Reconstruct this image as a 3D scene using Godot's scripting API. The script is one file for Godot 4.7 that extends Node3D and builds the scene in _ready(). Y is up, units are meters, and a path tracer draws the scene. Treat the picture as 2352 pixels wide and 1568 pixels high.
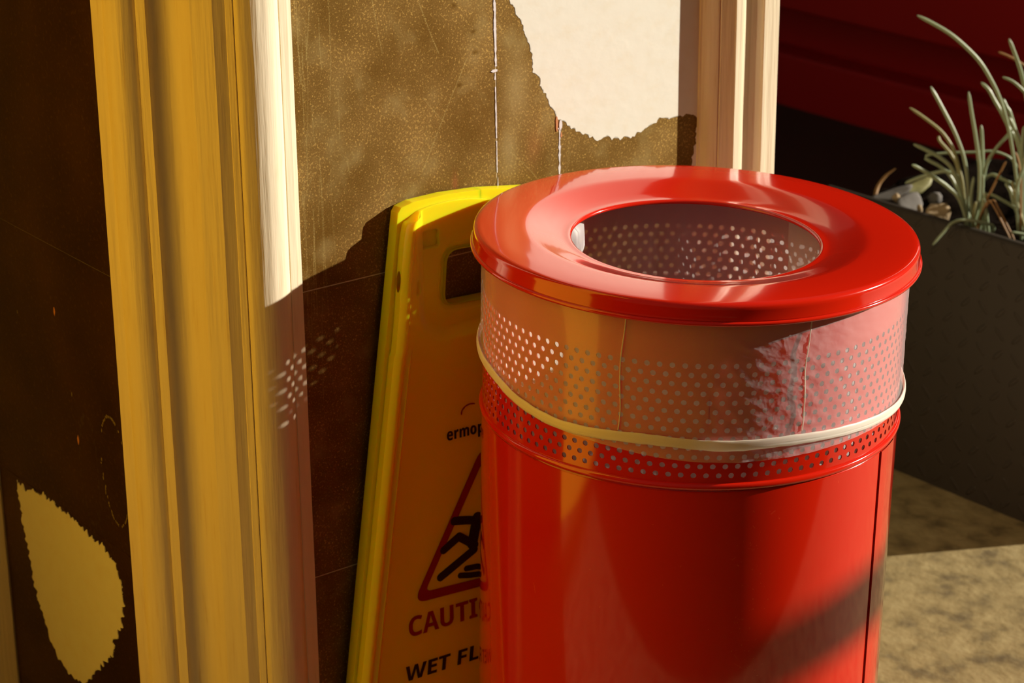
extends Node3D
# A red perforated litter bin with a liner bag beside a tiled shop pillar, in low evening sun.
# Plan coordinates of the pillar: u runs along its sunlit face, v stands out from that face, y is height above the floor (metres).

const EYE := 1.36
const AZ := 0.921050          # heading of the sunlit face
const K := -1.770             # distance of that face from the camera's foot
var ALONG := Vector3(sin(AZ), 0, -cos(AZ))
var OUT := Vector3(cos(AZ), 0, sin(AZ))
var rng := RandomNumberGenerator.new()
var mats := {}


func _ready() -> void:
	rng.seed = 7
	# --- camera
	var cam := Camera3D.new()
	cam.name = "camera"
	var th := deg_to_rad(20.46219)
	var roll := deg_to_rad(-0.4913)
	var r0 := Vector3(1, 0, 0)
	var u0 := Vector3(0, cos(th), -sin(th))
	cam.transform = Transform3D(Basis(r0 * cos(roll) + u0 * sin(roll), u0 * cos(roll) - r0 * sin(roll), Vector3(0, sin(th), cos(th))), Vector3(0, EYE, 0))
	cam.near = 0.05
	cam.far = 200.0
	cam.fov = rad_to_deg(2.0 * atan(784.0 / 5214.17))
	var lens := CameraAttributesPhysical.new()
	lens.frustum_focal_length = 24.0 * 5214.17 / 1568.0
	lens.frustum_focus_distance = 2.05
	lens.exposure_aperture = 11.0
	cam.attributes = lens
	add_child(cam)
	cam.current = true
	# --- sky, sun, exposure
	var we := WorldEnvironment.new()
	we.name = "world_environment"
	var env := Environment.new()
	env.tonemap_mode = Environment.TONE_MAPPER_LINEAR
	env.tonemap_exposure = 1.0
	env.sdfgi_enabled = true
	env.ssao_enabled = true
	env.ssil_enabled = true
	env.background_mode = Environment.BG_SKY
	var sky := Sky.new()
	var psm := ProceduralSkyMaterial.new()
	psm.sky_top_color = Color(0.66, 0.64, 0.60)
	psm.sky_horizon_color = Color(0.86, 0.72, 0.52)
	psm.ground_bottom_color = Color(0.30, 0.20, 0.08)
	psm.ground_horizon_color = Color(0.45, 0.30, 0.12)
	psm.sky_energy_multiplier = 0.40
	psm.ground_energy_multiplier = 0.40
	psm.sun_angle_max = 10.0
	sky.sky_material = psm
	env.sky = sky
	we.environment = env
	add_child(we)
	var sun := DirectionalLight3D.new()
	sun.name = "sun"
	var saz := deg_to_rad(80.0)
	var sel := deg_to_rad(20.0)
	var to_sun := Vector3(sin(saz) * cos(sel), sin(sel), -cos(saz) * cos(sel))
	sun.transform = Transform3D(Basis.looking_at(-to_sun, Vector3.UP), to_sun * 20.0)
	sun.light_color = Color(1.0, 0.955, 0.88)
	sun.light_energy = 2.42
	sun.light_angular_distance = 0.7
	sun.shadow_enabled = true
	add_child(sun)
	make_materials()
	build_setting()
	build_bin()
	build_liner()
	build_sign()
	build_planter()


# ------------------------------------------------------------------ helpers

func at(u: float, v: float, y: float) -> Vector3:
	return ALONG * u + OUT * (v + K) + Vector3(0, y, 0)


func tag(o: Node, label: String, category := "", group := "", kind := "") -> void:
	if label: o.set_meta("label", label)
	if category: o.set_meta("category", category)
	if group: o.set_meta("group", group)
	if kind: o.set_meta("kind", kind)


func obj(called: String, m: Mesh, mat: Material, parent: Node = self) -> MeshInstance3D:
	var o := MeshInstance3D.new()
	o.name = called
	o.mesh = m
	o.material_override = mat
	parent.add_child(o, true)
	return o


func begin() -> SurfaceTool:
	var st := SurfaceTool.new()
	st.begin(Mesh.PRIMITIVE_TRIANGLES)
	return st


func done(st: SurfaceTool) -> ArrayMesh:
	st.generate_normals()
	return st.commit()


func tri(st: SurfaceTool, a: Vector3, b: Vector3, c: Vector3, ua := Vector2.ZERO, ub := Vector2.ZERO, uc := Vector2.ZERO) -> void:
	st.set_uv(ua); st.add_vertex(a)
	st.set_uv(ub); st.add_vertex(b)
	st.set_uv(uc); st.add_vertex(c)


func quad(st: SurfaceTool, a: Vector3, b: Vector3, c: Vector3, d: Vector3) -> void:
	tri(st, a, b, c)
	tri(st, a, c, d)


# rows of points (each a PackedVector3Array of one length) joined by quads; uvs alike; smooth inside one group
func sheet(st: SurfaceTool, rows: Array, uvs: Array = [], flip := false, group := 1) -> void:
	st.set_smooth_group(group)
	for i in rows.size() - 1:
		var p: PackedVector3Array = rows[i]
		var q: PackedVector3Array = rows[i + 1]
		for j in p.size() - 1:
			var ua := Vector2.ZERO; var ub := Vector2.ZERO; var uc := Vector2.ZERO; var ud := Vector2.ZERO
			if uvs.size():
				ua = uvs[i][j]; ub = uvs[i][j + 1]; uc = uvs[i + 1][j + 1]; ud = uvs[i + 1][j]
			if flip:
				tri(st, p[j], q[j + 1], p[j + 1], ua, uc, ub)
				tri(st, p[j], q[j], q[j + 1], ua, ud, uc)
			else:
				tri(st, p[j], p[j + 1], q[j + 1], ua, ub, uc)
				tri(st, p[j], q[j + 1], q[j], ua, uc, ud)


# turned profile of (radius, height) points from a to b degrees
func lathe(st: SurfaceTool, prof: Array, seg: int, a := 0.0, b := 360.0, group := 1, flip := false) -> void:
	var rows := []
	var uvs := []
	var run := 0.0
	for i in prof.size():
		if i: run += (prof[i] - prof[i - 1]).length()
		var p := PackedVector3Array()
		var w := PackedVector2Array()
		for k in seg + 1:
			var f := deg_to_rad(a + (b - a) * k / seg)
			if k == seg and b - a == 360.0: f = deg_to_rad(a)
			p.append(Vector3(prof[i].x * sin(f), prof[i].y, prof[i].x * cos(f)))
			w.append(Vector2(deg_to_rad(a + (b - a) * k / seg) * 0.2, run))
		rows.append(p)
		uvs.append(w)
	sheet(st, rows, uvs, flip, group)


# box with chamfered edges, from corner lo to corner hi
func chamfer_box(st: SurfaceTool, lo: Vector3, hi: Vector3, c: float) -> void:
	st.set_smooth_group(-1)
	var s := hi - lo
	var m := (lo + hi) * 0.5
	var h := s * 0.5
	for ax in 3:
		for sg in [-1.0, 1.0]:
			var b := (ax + 1) % 3
			var d := (ax + 2) % 3
			var pts := []
			for q in [[-1, -1], [1, -1], [1, 1], [-1, 1]]:
				var p := Vector3.ZERO
				p[ax] = sg * h[ax]
				p[b] = q[0] * (h[b] - c)
				p[d] = q[1] * (h[d] - c)
				pts.append(m + p)
			if sg > 0: pts.reverse()
			quad(st, pts[0], pts[1], pts[2], pts[3])
			# chamfers along d between faces ax and b
			for sb in [-1.0, 1.0]:
				var e := []
				for q in [[0, -1], [0, 1], [1, 1], [1, -1]]:
					var p := Vector3.ZERO
					p[ax] = sg * (h[ax] - (c if q[0] else 0.0))
					p[b] = sb * (h[b] - (0.0 if q[0] else c))
					p[d] = q[1] * (h[d] - c)
					e.append(m + p)
				if sg * sb < 0: e.reverse()
				quad(st, e[0], e[1], e[2], e[3])
	for sx in [-1.0, 1.0]:
		for sy in [-1.0, 1.0]:
			for sz in [-1.0, 1.0]:
				var s3 := Vector3(sx, sy, sz)
				var a := m + s3 * (h - Vector3(0, c, c))
				var b := m + s3 * (h - Vector3(c, 0, c))
				var d := m + s3 * (h - Vector3(c, c, 0))
				if sx * sy * sz > 0: tri(st, a, d, b)
				else: tri(st, a, b, d)


# box in plan coordinates of the pillar
func plan_box(ua: float, ub: float, va: float, vb: float, ya: float, yb: float, c := 0.002) -> ArrayMesh:
	var st := begin()
	chamfer_box(st, Vector3(ua, ya, va), Vector3(ub, yb, vb), c)
	var m := done(st)
	return turned(m)


# a mesh given in (u, y, v) turned into the world
func turned(m: ArrayMesh) -> ArrayMesh:
	var st := SurfaceTool.new()
	st.begin(Mesh.PRIMITIVE_TRIANGLES)
	st.append_from(m, 0, Transform3D(Basis(ALONG, Vector3.UP, OUT), OUT * K))
	return st.commit()


# flat outline in (x, y) of thickness t, front towards +z
func plate(st: SurfaceTool, pts: PackedVector2Array, z: float, t: float, uv_from := Vector2.ZERO, uv_size := Vector2.ONE) -> void:
	var idx := Geometry2D.triangulate_polygon(pts)
	st.set_smooth_group(-1)
	for i in range(0, idx.size(), 3):
		var a := pts[idx[i]]; var b := pts[idx[i + 1]]; var c := pts[idx[i + 2]]
		if (b - a).cross(c - a) > 0:
			var k := b; b = c; c = k
		tri(st, Vector3(a.x, a.y, z), Vector3(b.x, b.y, z), Vector3(c.x, c.y, z), (a - uv_from) / uv_size, (b - uv_from) / uv_size, (c - uv_from) / uv_size)
	var cw := Geometry2D.is_polygon_clockwise(pts)
	for i in pts.size():
		var a := pts[i]
		var b := pts[(i + 1) % pts.size()]
		if cw:
			var k := a; a = b; b = k
		quad(st, Vector3(a.x, a.y, z), Vector3(a.x, a.y, z - t), Vector3(b.x, b.y, z - t), Vector3(b.x, b.y, z))


# round-ended stroke along points, flat
func stroke_outline(p: PackedVector2Array, w: float) -> PackedVector2Array:
	var big := PackedVector2Array()
	for q in p: big.append(q * 4000.0)
	var got := Geometry2D.offset_polyline(big, w * 2000.0, Geometry2D.JOIN_ROUND, Geometry2D.END_ROUND)
	var out := PackedVector2Array()
	for q in got[0]: out.append(q / 4000.0)
	return out


func ragged(pts: Array, step: float, amount: float, sd: int) -> PackedVector2Array:
	var n := FastNoiseLite.new()
	n.seed = sd
	n.frequency = 95.0
	n.fractal_octaves = 3
	var out := PackedVector2Array()
	for i in pts.size():
		var a: Vector2 = pts[i]
		var b: Vector2 = pts[(i + 1) % pts.size()]
		var k := maxi(1, int((b - a).length() / step))
		var side := (b - a).normalized().orthogonal()
		for j in k:
			var q := a.lerp(b, float(j) / k)
			out.append(q + side * n.get_noise_2d(q.x, q.y) * amount)
	return out


# tube along a curve with a radius at each point
func tube(st: SurfaceTool, pts: PackedVector3Array, rad: PackedFloat32Array, seg := 7, flat := 1.0) -> void:
	var rows := []
	var side := Vector3.ZERO
	for i in pts.size():
		var t := (pts[mini(i + 1, pts.size() - 1)] - pts[maxi(i - 1, 0)]).normalized()
		if side == Vector3.ZERO:
			side = t.cross(Vector3(0.3, 0.2, 0.93)).normalized()
		side = (side - t * side.dot(t)).normalized()
		var up := t.cross(side)
		var p := PackedVector3Array()
		for k in seg + 1:
			var a := TAU * (k % seg) / seg
			p.append(pts[i] + (side * cos(a) + up * sin(a) * flat) * rad[i])
		rows.append(p)
	sheet(st, rows, [], true)


func curve_points(ctrl: Array, n: int) -> PackedVector3Array:
	var out := PackedVector3Array()
	var m := ctrl.size() - 1
	for i in n + 1:
		var t := float(i) / n * m
		var k := mini(int(t), m - 1)
		var f := t - k
		var a: Vector3 = ctrl[maxi(k - 1, 0)]
		var b: Vector3 = ctrl[k]
		var c: Vector3 = ctrl[k + 1]
		var d: Vector3 = ctrl[mini(k + 2, m)]
		out.append(b.cubic_interpolate(c, a, d, f))
	return out


func noise_image(w: int, h: int, freq: float, sd: int, kind := FastNoiseLite.TYPE_SIMPLEX_SMOOTH, oct := 3, sx := 1, sy := 1) -> PackedByteArray:
	var n := FastNoiseLite.new()
	n.noise_type = kind
	n.seed = sd
	n.frequency = freq
	n.fractal_octaves = oct
	if kind == FastNoiseLite.TYPE_CELLULAR:
		n.cellular_return_type = FastNoiseLite.RETURN_DISTANCE
	var im := n.get_image(maxi(4, w / sx), maxi(4, h / sy), false, false, true)
	im.convert(Image.FORMAT_L8)
	if sx > 1 or sy > 1: im.resize(w, h, Image.INTERPOLATE_CUBIC)
	return im.get_data()


func texture_of(data: PackedByteArray, w: int, h: int, fmt := Image.FORMAT_RGB8) -> ImageTexture:
	return ImageTexture.create_from_image(Image.create_from_data(w, h, false, fmt, data))


func ramp_noise(freq: float, sd: int, colors: Array, size := 512, oct := 4, kind := FastNoiseLite.TYPE_SIMPLEX_SMOOTH) -> NoiseTexture2D:
	var n := FastNoiseLite.new()
	n.seed = sd
	n.frequency = freq
	n.fractal_octaves = oct
	n.noise_type = kind
	var t := NoiseTexture2D.new()
	t.width = size
	t.height = size
	t.seamless = true
	t.noise = n
	if colors.size():
		var g := Gradient.new()
		g.offsets = PackedFloat32Array()
		g.colors = PackedColorArray()
		var off := PackedFloat32Array()
		var col := PackedColorArray()
		for c in colors:
			off.append(c[0])
			col.append(c[1])
		g.offsets = off
		g.colors = col
		t.color_ramp = g
	return t


func lin(r: float, g: float, b: float) -> Color:
	return Color(r, g, b).linear_to_srgb()


func mat(called: String, c: Color, rough: float, metal := 0.0) -> StandardMaterial3D:
	var m := StandardMaterial3D.new()
	m.resource_name = called
	m.albedo_color = c
	m.roughness = rough
	m.metallic = metal
	mats[called] = m
	return m


# ------------------------------------------------------------------ materials

func make_materials() -> void:
	# cream gloss paint with vertical brush marks
	var m := mat("cream_paint", lin(0.81, 0.72, 0.53), 0.42)
	m.uv1_triplanar = true
	m.uv1_world_triplanar = true
	m.uv1_scale = Vector3(16, 0.8, 16)
	m.albedo_texture = ramp_noise(0.02, 3, [[0.0, Color(0.90, 0.85, 0.77)], [0.25, Color(0.975, 0.965, 0.95)], [1.0, Color.WHITE]], 512, 5)
	m.heightmap_enabled = true
	m.heightmap_texture = ramp_noise(0.012, 5, [], 512, 5)
	m.heightmap_scale = 0.07
	m = mat("cream_patch", lin(0.775, 0.785, 0.70), 0.5)
	m.uv1_triplanar = true
	m.uv1_world_triplanar = true
	m.uv1_scale = Vector3(4, 4, 4)
	m.albedo_texture = ramp_noise(0.02, 13, [[0.0, Color(0.975, 0.95, 0.91)], [0.4, Color(0.99, 0.985, 0.98)], [1.0, Color.WHITE]], 512, 5)
	m.heightmap_enabled = true
	m.heightmap_texture = ramp_noise(0.03, 15, [], 512, 5)
	m.heightmap_scale = 0.02
	granite_materials()
	m = mat("grout", lin(0.50, 0.42, 0.27), 0.9)
	m = mat("plaster", lin(0.30, 0.24, 0.16), 0.9)
	mat("white_run", lin(0.72, 0.70, 0.72), 0.6)
	mat("chalk", lin(0.20, 0.15, 0.06), 0.9)
	mat("rust_run", lin(0.55, 0.22, 0.08), 0.7)
	# concrete floor
	m = mat("concrete", lin(0.36, 0.285, 0.13), 0.85)
	m.uv1_triplanar = true
	m.uv1_world_triplanar = true
	m.uv1_scale = Vector3(1.3, 1.3, 1.3)
	m.albedo_texture = ramp_noise(0.012, 21, [[0.0, Color(0.55, 0.52, 0.48)], [0.4, Color(0.85, 0.83, 0.78)], [0.6, Color(0.92, 0.9, 0.86)], [1.0, Color.WHITE]], 1024, 6)
	m.heightmap_enabled = true
	m.heightmap_texture = ramp_noise(0.03, 22, [], 1024, 5)
	m.heightmap_scale = 0.12
	# red paints
	m = mat("bin_red", lin(0.60, 0.012, 0.002), 0.16)
	m.clearcoat_enabled = true
	m.clearcoat = 1.0
	m.clearcoat_roughness = 0.07
	m.metallic_specular = 0.3
	m = m.duplicate()
	m.resource_name = "drum_red"
	m.albedo_color = Color.WHITE
	m.albedo_texture = scuffed_red()
	m.uv1_scale = Vector3(1.0 / 1.26, 1.0 / 0.53, 1)
	mats["drum_red"] = m
	m = mat("wall_red", lin(0.46, 0.004, 0.004), 0.5)
	m = mat("floor_shade_dark", lin(0.03, 0.016, 0.008), 0.7)
	# yellow plastic
	m = mat("sign_yellow", lin(0.97, 0.76, 0.004), 0.36)
	m.subsurf_scatter_enabled = true
	m.subsurf_scatter_strength = 0.8
	m.backlight_enabled = true
	m.backlight = lin(0.16, 0.11, 0.0)
	mat("print_black", lin(0.004, 0.004, 0.004), 0.5)
	mat("print_red", lin(0.28, 0.006, 0.006), 0.5)
	mat("yellow_wall", lin(0.93, 0.52, 0.010), 0.8)
	# films
	m = mat("film", Color(0.99, 0.97, 0.98, 0.25), 0.30)
	film(m, 0.34)
	m.heightmap_texture = wrinkle_texture()
	m.heightmap_scale = 0.24
	m.uv1_scale = Vector3.ONE
	m = mat("film_inside", Color(0.95, 0.94, 0.95, 0.68), 0.5)
	film(m, 0.30)
	m.backlight = Color(0.95, 0.94, 0.93)
	m = mat("film_hem", Color(0.97, 0.95, 0.90, 0.62), 0.36)
	film(m, 0.15)
	m = mat("planter_dark", lin(0.026, 0.019, 0.011), 0.6)
	m.heightmap_enabled = true
	m.heightmap_texture = tread_texture()
	m.heightmap_scale = 0.12
	m.uv1_scale = Vector3(1, 1, 1)
	m = mat("soil", lin(0.014, 0.009, 0.006), 0.95)
	m.metallic_specular = 0.1
	m.uv1_triplanar = true
	m.uv1_scale = Vector3(6, 6, 6)
	m.albedo_texture = ramp_noise(0.05, 41, [[0.0, Color(0.3, 0.27, 0.22)], [0.6, Color(0.75, 0.7, 0.65)], [1.0, Color.WHITE]], 512, 5)
	mat("chip", lin(0.34, 0.25, 0.14), 0.85)
	mat("pebble", lin(0.13, 0.12, 0.11), 0.85)
	m = mat("leaf", lin(0.27, 0.33, 0.20), 0.36)
	m.backlight_enabled = true
	m.backlight = lin(0.12, 0.14, 0.05)
	mat("leaf_olive", lin(0.26, 0.25, 0.10), 0.5)
	mat("leaf_dry", lin(0.30, 0.16, 0.05), 0.6)
	mat("dark_metal", lin(0.05, 0.05, 0.05), 0.5)


func film(m: StandardMaterial3D, relief: float) -> void:
	m.transparency = BaseMaterial3D.TRANSPARENCY_ALPHA
	m.cull_mode = BaseMaterial3D.CULL_DISABLED
	m.backlight_enabled = true
	m.backlight = Color(0.12, 0.12, 0.12)
	m.metallic_specular = 0.95
	m.heightmap_enabled = true
	if not mats.has("crinkle"):
		mats["crinkle"] = crinkle_texture()
	m.heightmap_texture = mats["crinkle"]
	m.heightmap_scale = relief
	m.uv1_scale = Vector3(2.4, 2.4, 1)


func crinkle_texture() -> ImageTexture:
	var w := 1024
	var a := noise_image(w, w, 0.012, 51, FastNoiseLite.TYPE_CELLULAR, 1, 2, 1)
	var b := noise_image(w, w, 0.03, 52, FastNoiseLite.TYPE_CELLULAR, 1)
	var c := noise_image(w, w, 0.006, 53, FastNoiseLite.TYPE_SIMPLEX_SMOOTH, 3, 3, 1)
	var d := PackedByteArray()
	d.resize(w * w)
	for i in w * w:
		d[i] = int(a[i] * 0.42 + b[i] * 0.16 + c[i] * 0.42)
	return texture_of(d, w, w, Image.FORMAT_L8)


# red paint with pale scuffs and pinprick chips; x is distance round the drum (from the front, 2048 px = 1.26 m), y down from the ring
func scuffed_red() -> ImageTexture:
	var w := 2048
	var h := 1024
	var im := Image.create(w, h, false, Image.FORMAT_RGB8)
	im.fill(lin(0.60, 0.012, 0.002))
	var r := RandomNumberGenerator.new()
	r.seed = 44
	for k in 240:
		var round_front := r.randf() < 0.7
		var deg := 12.0 + r.randfn(0, 3.2) if round_front else r.randf_range(-85.0, 90.0)
		var y := r.randf_range(0.02, 0.30) if round_front else r.randf_range(0.0, 0.52)
		var x := int(fposmod(deg / 360.0, 1.0) * w)
		var n := r.randi_range(1, 5) if r.randf() < 0.85 else r.randi_range(6, 20)
		var dx := r.randf_range(-1, 1)
		var dy := r.randf_range(-1, 1)
		var s := r.randf_range(0.10, 0.42)
		for i in n:
			var px := posmod(x + int(dx * i), w)
			var py := clampi(int(y / 0.53 * h + dy * i), 0, h - 1)
			im.set_pixel(px, py, im.get_pixel(px, py).lerp(Color(0.93, 0.55, 0.42), s))
	return ImageTexture.create_from_image(im)


# creases of the folded-down film, once round the bin; strongest a little right of the front
func wrinkle_texture() -> ImageTexture:
	var w := 2048
	var h := 256
	var n := FastNoiseLite.new()
	n.seed = 91
	n.frequency = 0.010
	n.fractal_type = FastNoiseLite.FRACTAL_RIDGED
	n.fractal_octaves = 4
	n.fractal_gain = 0.55
	var im := n.get_image(w, h, false, false, true)
	im.convert(Image.FORMAT_L8)
	var a := im.get_data()
	n.seed = 92
	n.frequency = 0.006
	im = n.get_image(w / 3, h, false, false, true)
	im.convert(Image.FORMAT_L8)
	im.resize(w, h, Image.INTERPOLATE_CUBIC)
	var b := im.get_data()
	var d := PackedByteArray()
	d.resize(w * h)
	for x in w:
		var deg := 360.0 * x / w
		if deg > 180.0: deg -= 360.0
		var fine := 0.12 + 0.88 * exp(-pow((deg - 17.0) / 17.0, 2)) + 0.35 * exp(-pow((deg + 52.0) / 14.0, 2))
		var broad := 0.35 + 0.5 * exp(-pow((deg + 10.0) / 40.0, 2))
		for y in h:
			d[y * w + x] = int(clampf(128.0 + (a[y * w + x] - 128.0) * fine * 0.55 + (b[y * w + x] - 128.0) * broad * 0.55, 0, 255))
	return texture_of(d, w, h, Image.FORMAT_L8)


func tread_texture() -> ImageTexture:
	var w := 256
	var d := PackedByteArray()
	d.resize(w * w)
	for y in w:
		for x in w:
			var best := 0.0
			for q in [[64, 64, 1], [192, 192, 1], [192, 64, -1], [64, 192, -1]]:
				var dx: float = x - q[0]
				var dy: float = y - q[1]
				var s: float = q[2]
				var p := (dx + s * dy) * 0.7071
				var o := (dy - s * dx) * 0.7071
				var e := 1.0 - (p * p / (48.0 * 48.0) + o * o / (13.0 * 13.0))
				best = maxf(best, clampf(e * 2.5, 0, 1))
			d[y * w + x] = int(best * 255)
	return texture_of(d, w, w, Image.FORMAT_L8)


func granite_materials() -> void:
	# polished brown granite; the sunlit face with its scratches, dull haze and paint drips (2 px per mm-ish), origin at u 1.02, y 1.0
	var w := 992
	var h := 1376
	var px := 1600.0
	var flecks := noise_image(w, h, 0.17, 61, FastNoiseLite.TYPE_SIMPLEX_SMOOTH, 3)
	var fine := noise_image(w, h, 0.36, 62, FastNoiseLite.TYPE_SIMPLEX_SMOOTH, 2)
	var blot := noise_image(w, h, 0.006, 63, FastNoiseLite.TYPE_SIMPLEX_SMOOTH, 4)
	var haze := noise_image(w, h, 0.009, 64, FastNoiseLite.TYPE_SIMPLEX_SMOOTH, 5)
	var d := PackedByteArray()
	d.resize(w * h * 3)
	for i in w * h:
		var f := clampf((flecks[i] * 0.55 + fine[i] * 0.45 + blot[i] * 0.16 - 172.0) / 36.0, 0.0, 1.0)
		var b := blot[i] / 255.0
		var z := clampf((haze[i] - 150.0) / 90.0, 0.0, 1.0) * 0.6
		var r := lerpf(132.0 + b * 44.0 + (fine[i] - 128) * 0.14, 250.0, f * 0.8)
		var g := lerpf(97.0 + b * 46.0 + (fine[i] - 128) * 0.13, 212.0, f * 0.8)
		var e := lerpf(42.0 + b * 54.0 + (fine[i] - 128) * 0.08, 140.0, f * 0.8)
		d[i * 3] = int(lerpf(r, 190.0, z))
		d[i * 3 + 1] = int(lerpf(g, 168.0, z))
		d[i * 3 + 2] = int(lerpf(e, 128.0, z))
	var im := Image.create_from_data(w, h, false, Image.FORMAT_RGB8, d)
	var rr := RandomNumberGenerator.new()
	rr.seed = 5
	# long scratches near the left casing and across the face
	for k in 26:
		var u := 1.095 + absf(rr.randfn(0.0, 0.022))
		var y := rr.randf_range(0.62, 0.98)
		scratch(im, Vector2(u, y), Vector2(u + rr.randfn(0, 0.003), y - rr.randf_range(0.03, 0.14)), px, rr.randf_range(0.12, 0.4))
	for k in 46:
		var p := Vector2(rr.randf_range(1.1, 1.56), rr.randf_range(0.62, 0.95))
		var a := rr.randf_range(-2.4, -0.7)
		scratch(im, p, p + Vector2(cos(a), sin(a)) * rr.randf_range(0.008, 0.06), px, rr.randf_range(0.08, 0.3))
	scratch(im, Vector2(1.222, 0.945), Vector2(1.258, 0.85), px, 0.45)
	scratch(im, Vector2(1.292, 0.84), Vector2(1.236, 0.735), px, 0.42)
	scratch(im, Vector2(1.178, 0.945), Vector2(1.192, 0.86), px, 0.35)
	scratch(im, Vector2(1.345, 0.735), Vector2(1.38, 0.70), px, 0.3)
	# white paint along the joint and a drip under the patch
	# hazy patches and dark specks
	for q in [[1.352, 0.80, 0.020, 0.040, 0.62], [1.343, 0.735, 0.012, 0.03, 0.6], [1.14, 0.83, 0.012, 0.03, 0.28], [1.25, 0.81, 0.008, 0.012, 0.25], [1.30, 0.84, 0.010, 0.012, 0.28], [1.497, 0.69, 0.006, 0.012, 0.3], [1.215, 0.795, 0.006, 0.008, 0.25]]:
		dab(im, Vector2(q[0], q[1]), Vector2(q[2], q[3]), px, Color(0.80, 0.72, 0.58), q[4], true)
	for q in [[1.292, 0.905], [1.277, 0.895], [1.30, 0.866], [1.282, 0.815], [1.302, 0.845]]:
		dab(im, Vector2(q[0], q[1]), Vector2(0.004, 0.0025), px, Color(0.42, 0.28, 0.06), 0.6, true)
	dab(im, Vector2(1.275, 0.715), Vector2(0.004, 0.012), px, Color(0.80, 0.45, 0.36), 0.4, true)
	dab(im, Vector2(1.375, 0.735), Vector2(0.012, 0.02), px, Color(0.80, 0.50, 0.34), 0.3, true)
	var m := mat("granite_sunny", lin(0.60, 0.60, 0.44), 0.72, 0.90)
	m.albedo_texture = ImageTexture.create_from_image(im)
	m.metallic_specular = 0.4
	# the shaded side face: same stone, with its shade put into darker colours
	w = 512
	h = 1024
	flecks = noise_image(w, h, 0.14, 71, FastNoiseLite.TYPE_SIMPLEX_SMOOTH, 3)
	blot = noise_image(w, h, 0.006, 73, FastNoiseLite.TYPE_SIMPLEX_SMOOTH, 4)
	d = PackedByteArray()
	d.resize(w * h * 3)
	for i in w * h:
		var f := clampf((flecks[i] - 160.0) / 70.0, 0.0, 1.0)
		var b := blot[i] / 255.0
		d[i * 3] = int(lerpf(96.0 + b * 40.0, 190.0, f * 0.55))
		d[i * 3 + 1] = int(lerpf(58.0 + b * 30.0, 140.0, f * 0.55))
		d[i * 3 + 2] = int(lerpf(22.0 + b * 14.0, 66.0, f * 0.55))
	im = Image.create_from_data(w, h, false, Image.FORMAT_RGB8, d)
	# faint loop rubbed into the stone, specks and small scratches (origin at v -0.50, y 1.0; 1100 px per metre)
	for k in 60:
		var a := TAU * k / 60.0
		var q := Vector2(1.02 + 0.262 + cos(a) * 0.020 + rr.randfn(0, 0.0012), 0.405 + sin(a) * 0.062)
		if rr.randf() < 0.7: dab(im, q, Vector2(0.0018, 0.0028), 1100.0, Color(0.62, 0.52, 0.34), rr.randf_range(0.2, 0.6))
	for k in 26:
		var q := Vector2(1.02 + rr.randf_range(0.04, 0.34), rr.randf_range(0.12, 0.95))
		dab(im, q, Vector2(0.0012, rr.randf_range(0.001, 0.004)), 1100.0, Color(0.70, 0.52, 0.28), rr.randf_range(0.2, 0.6))
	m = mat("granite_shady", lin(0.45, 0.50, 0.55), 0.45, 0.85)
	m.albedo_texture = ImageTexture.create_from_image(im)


# soft-edged dab and thin scratch on the image of the sunlit face (u, y given)
func dab(im: Image, c: Vector2, r: Vector2, px: float, col: Color, strength: float, soft := false) -> void:
	var w := im.get_width()
	var h := im.get_height()
	var x0 := (c.x - 1.02) * px
	var y0 := (1.0 - c.y) * px
	var rx := maxf(r.x * px, 0.7)
	var ry := maxf(r.y * px, 0.7)
	var reach := 1.8 if soft else 1.0
	for y in range(maxi(0, int(y0 - ry * reach)), mini(h, int(y0 + ry * reach) + 2)):
		for x in range(maxi(0, int(x0 - rx * reach)), mini(w, int(x0 + rx * reach) + 2)):
			var q := pow((x - x0) / rx, 2) + pow((y - y0) / ry, 2)
			var s := exp(-q * 1.3) if soft else clampf((1.0 - q) * 3.0, 0, 1)
			if s > 0.01:
				var old := im.get_pixel(x, y)
				var n := 0.75 + 0.5 * rng.randf() if soft else 1.0
				im.set_pixel(x, y, old.lerp(col, clampf(s * strength * n, 0, 1)))


func scratch(im: Image, a: Vector2, b: Vector2, px: float, strength: float) -> void:
	var n := int((b - a).length() * px * 1.2) + 1
	var wob := rng.randf_range(-0.002, 0.002)
	for i in n:
		var t := float(i) / n
		var p := a.lerp(b, t) + Vector2(sin(t * PI) * wob, 0)
		if rng.randf() < 0.85:
			var x := int((p.x - 1.02) * px)
			var y := int((1.0 - p.y) * px)
			if x >= 0 and y >= 0 and x < im.get_width() - 1 and y < im.get_height():
				im.set_pixel(x, y, im.get_pixel(x, y).lerp(Color(0.86, 0.78, 0.58), strength * 1.3))
				im.set_pixel(x + 1, y, im.get_pixel(x + 1, y).lerp(Color(0.86, 0.78, 0.58), strength * 0.6))


# ------------------------------------------------------------------ the setting

func structure(called: String, m: Mesh, material: Material, label: String) -> MeshInstance3D:
	var o := obj(called, m, material)
	tag(o, label, "", "", "structure")
	return o


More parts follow.
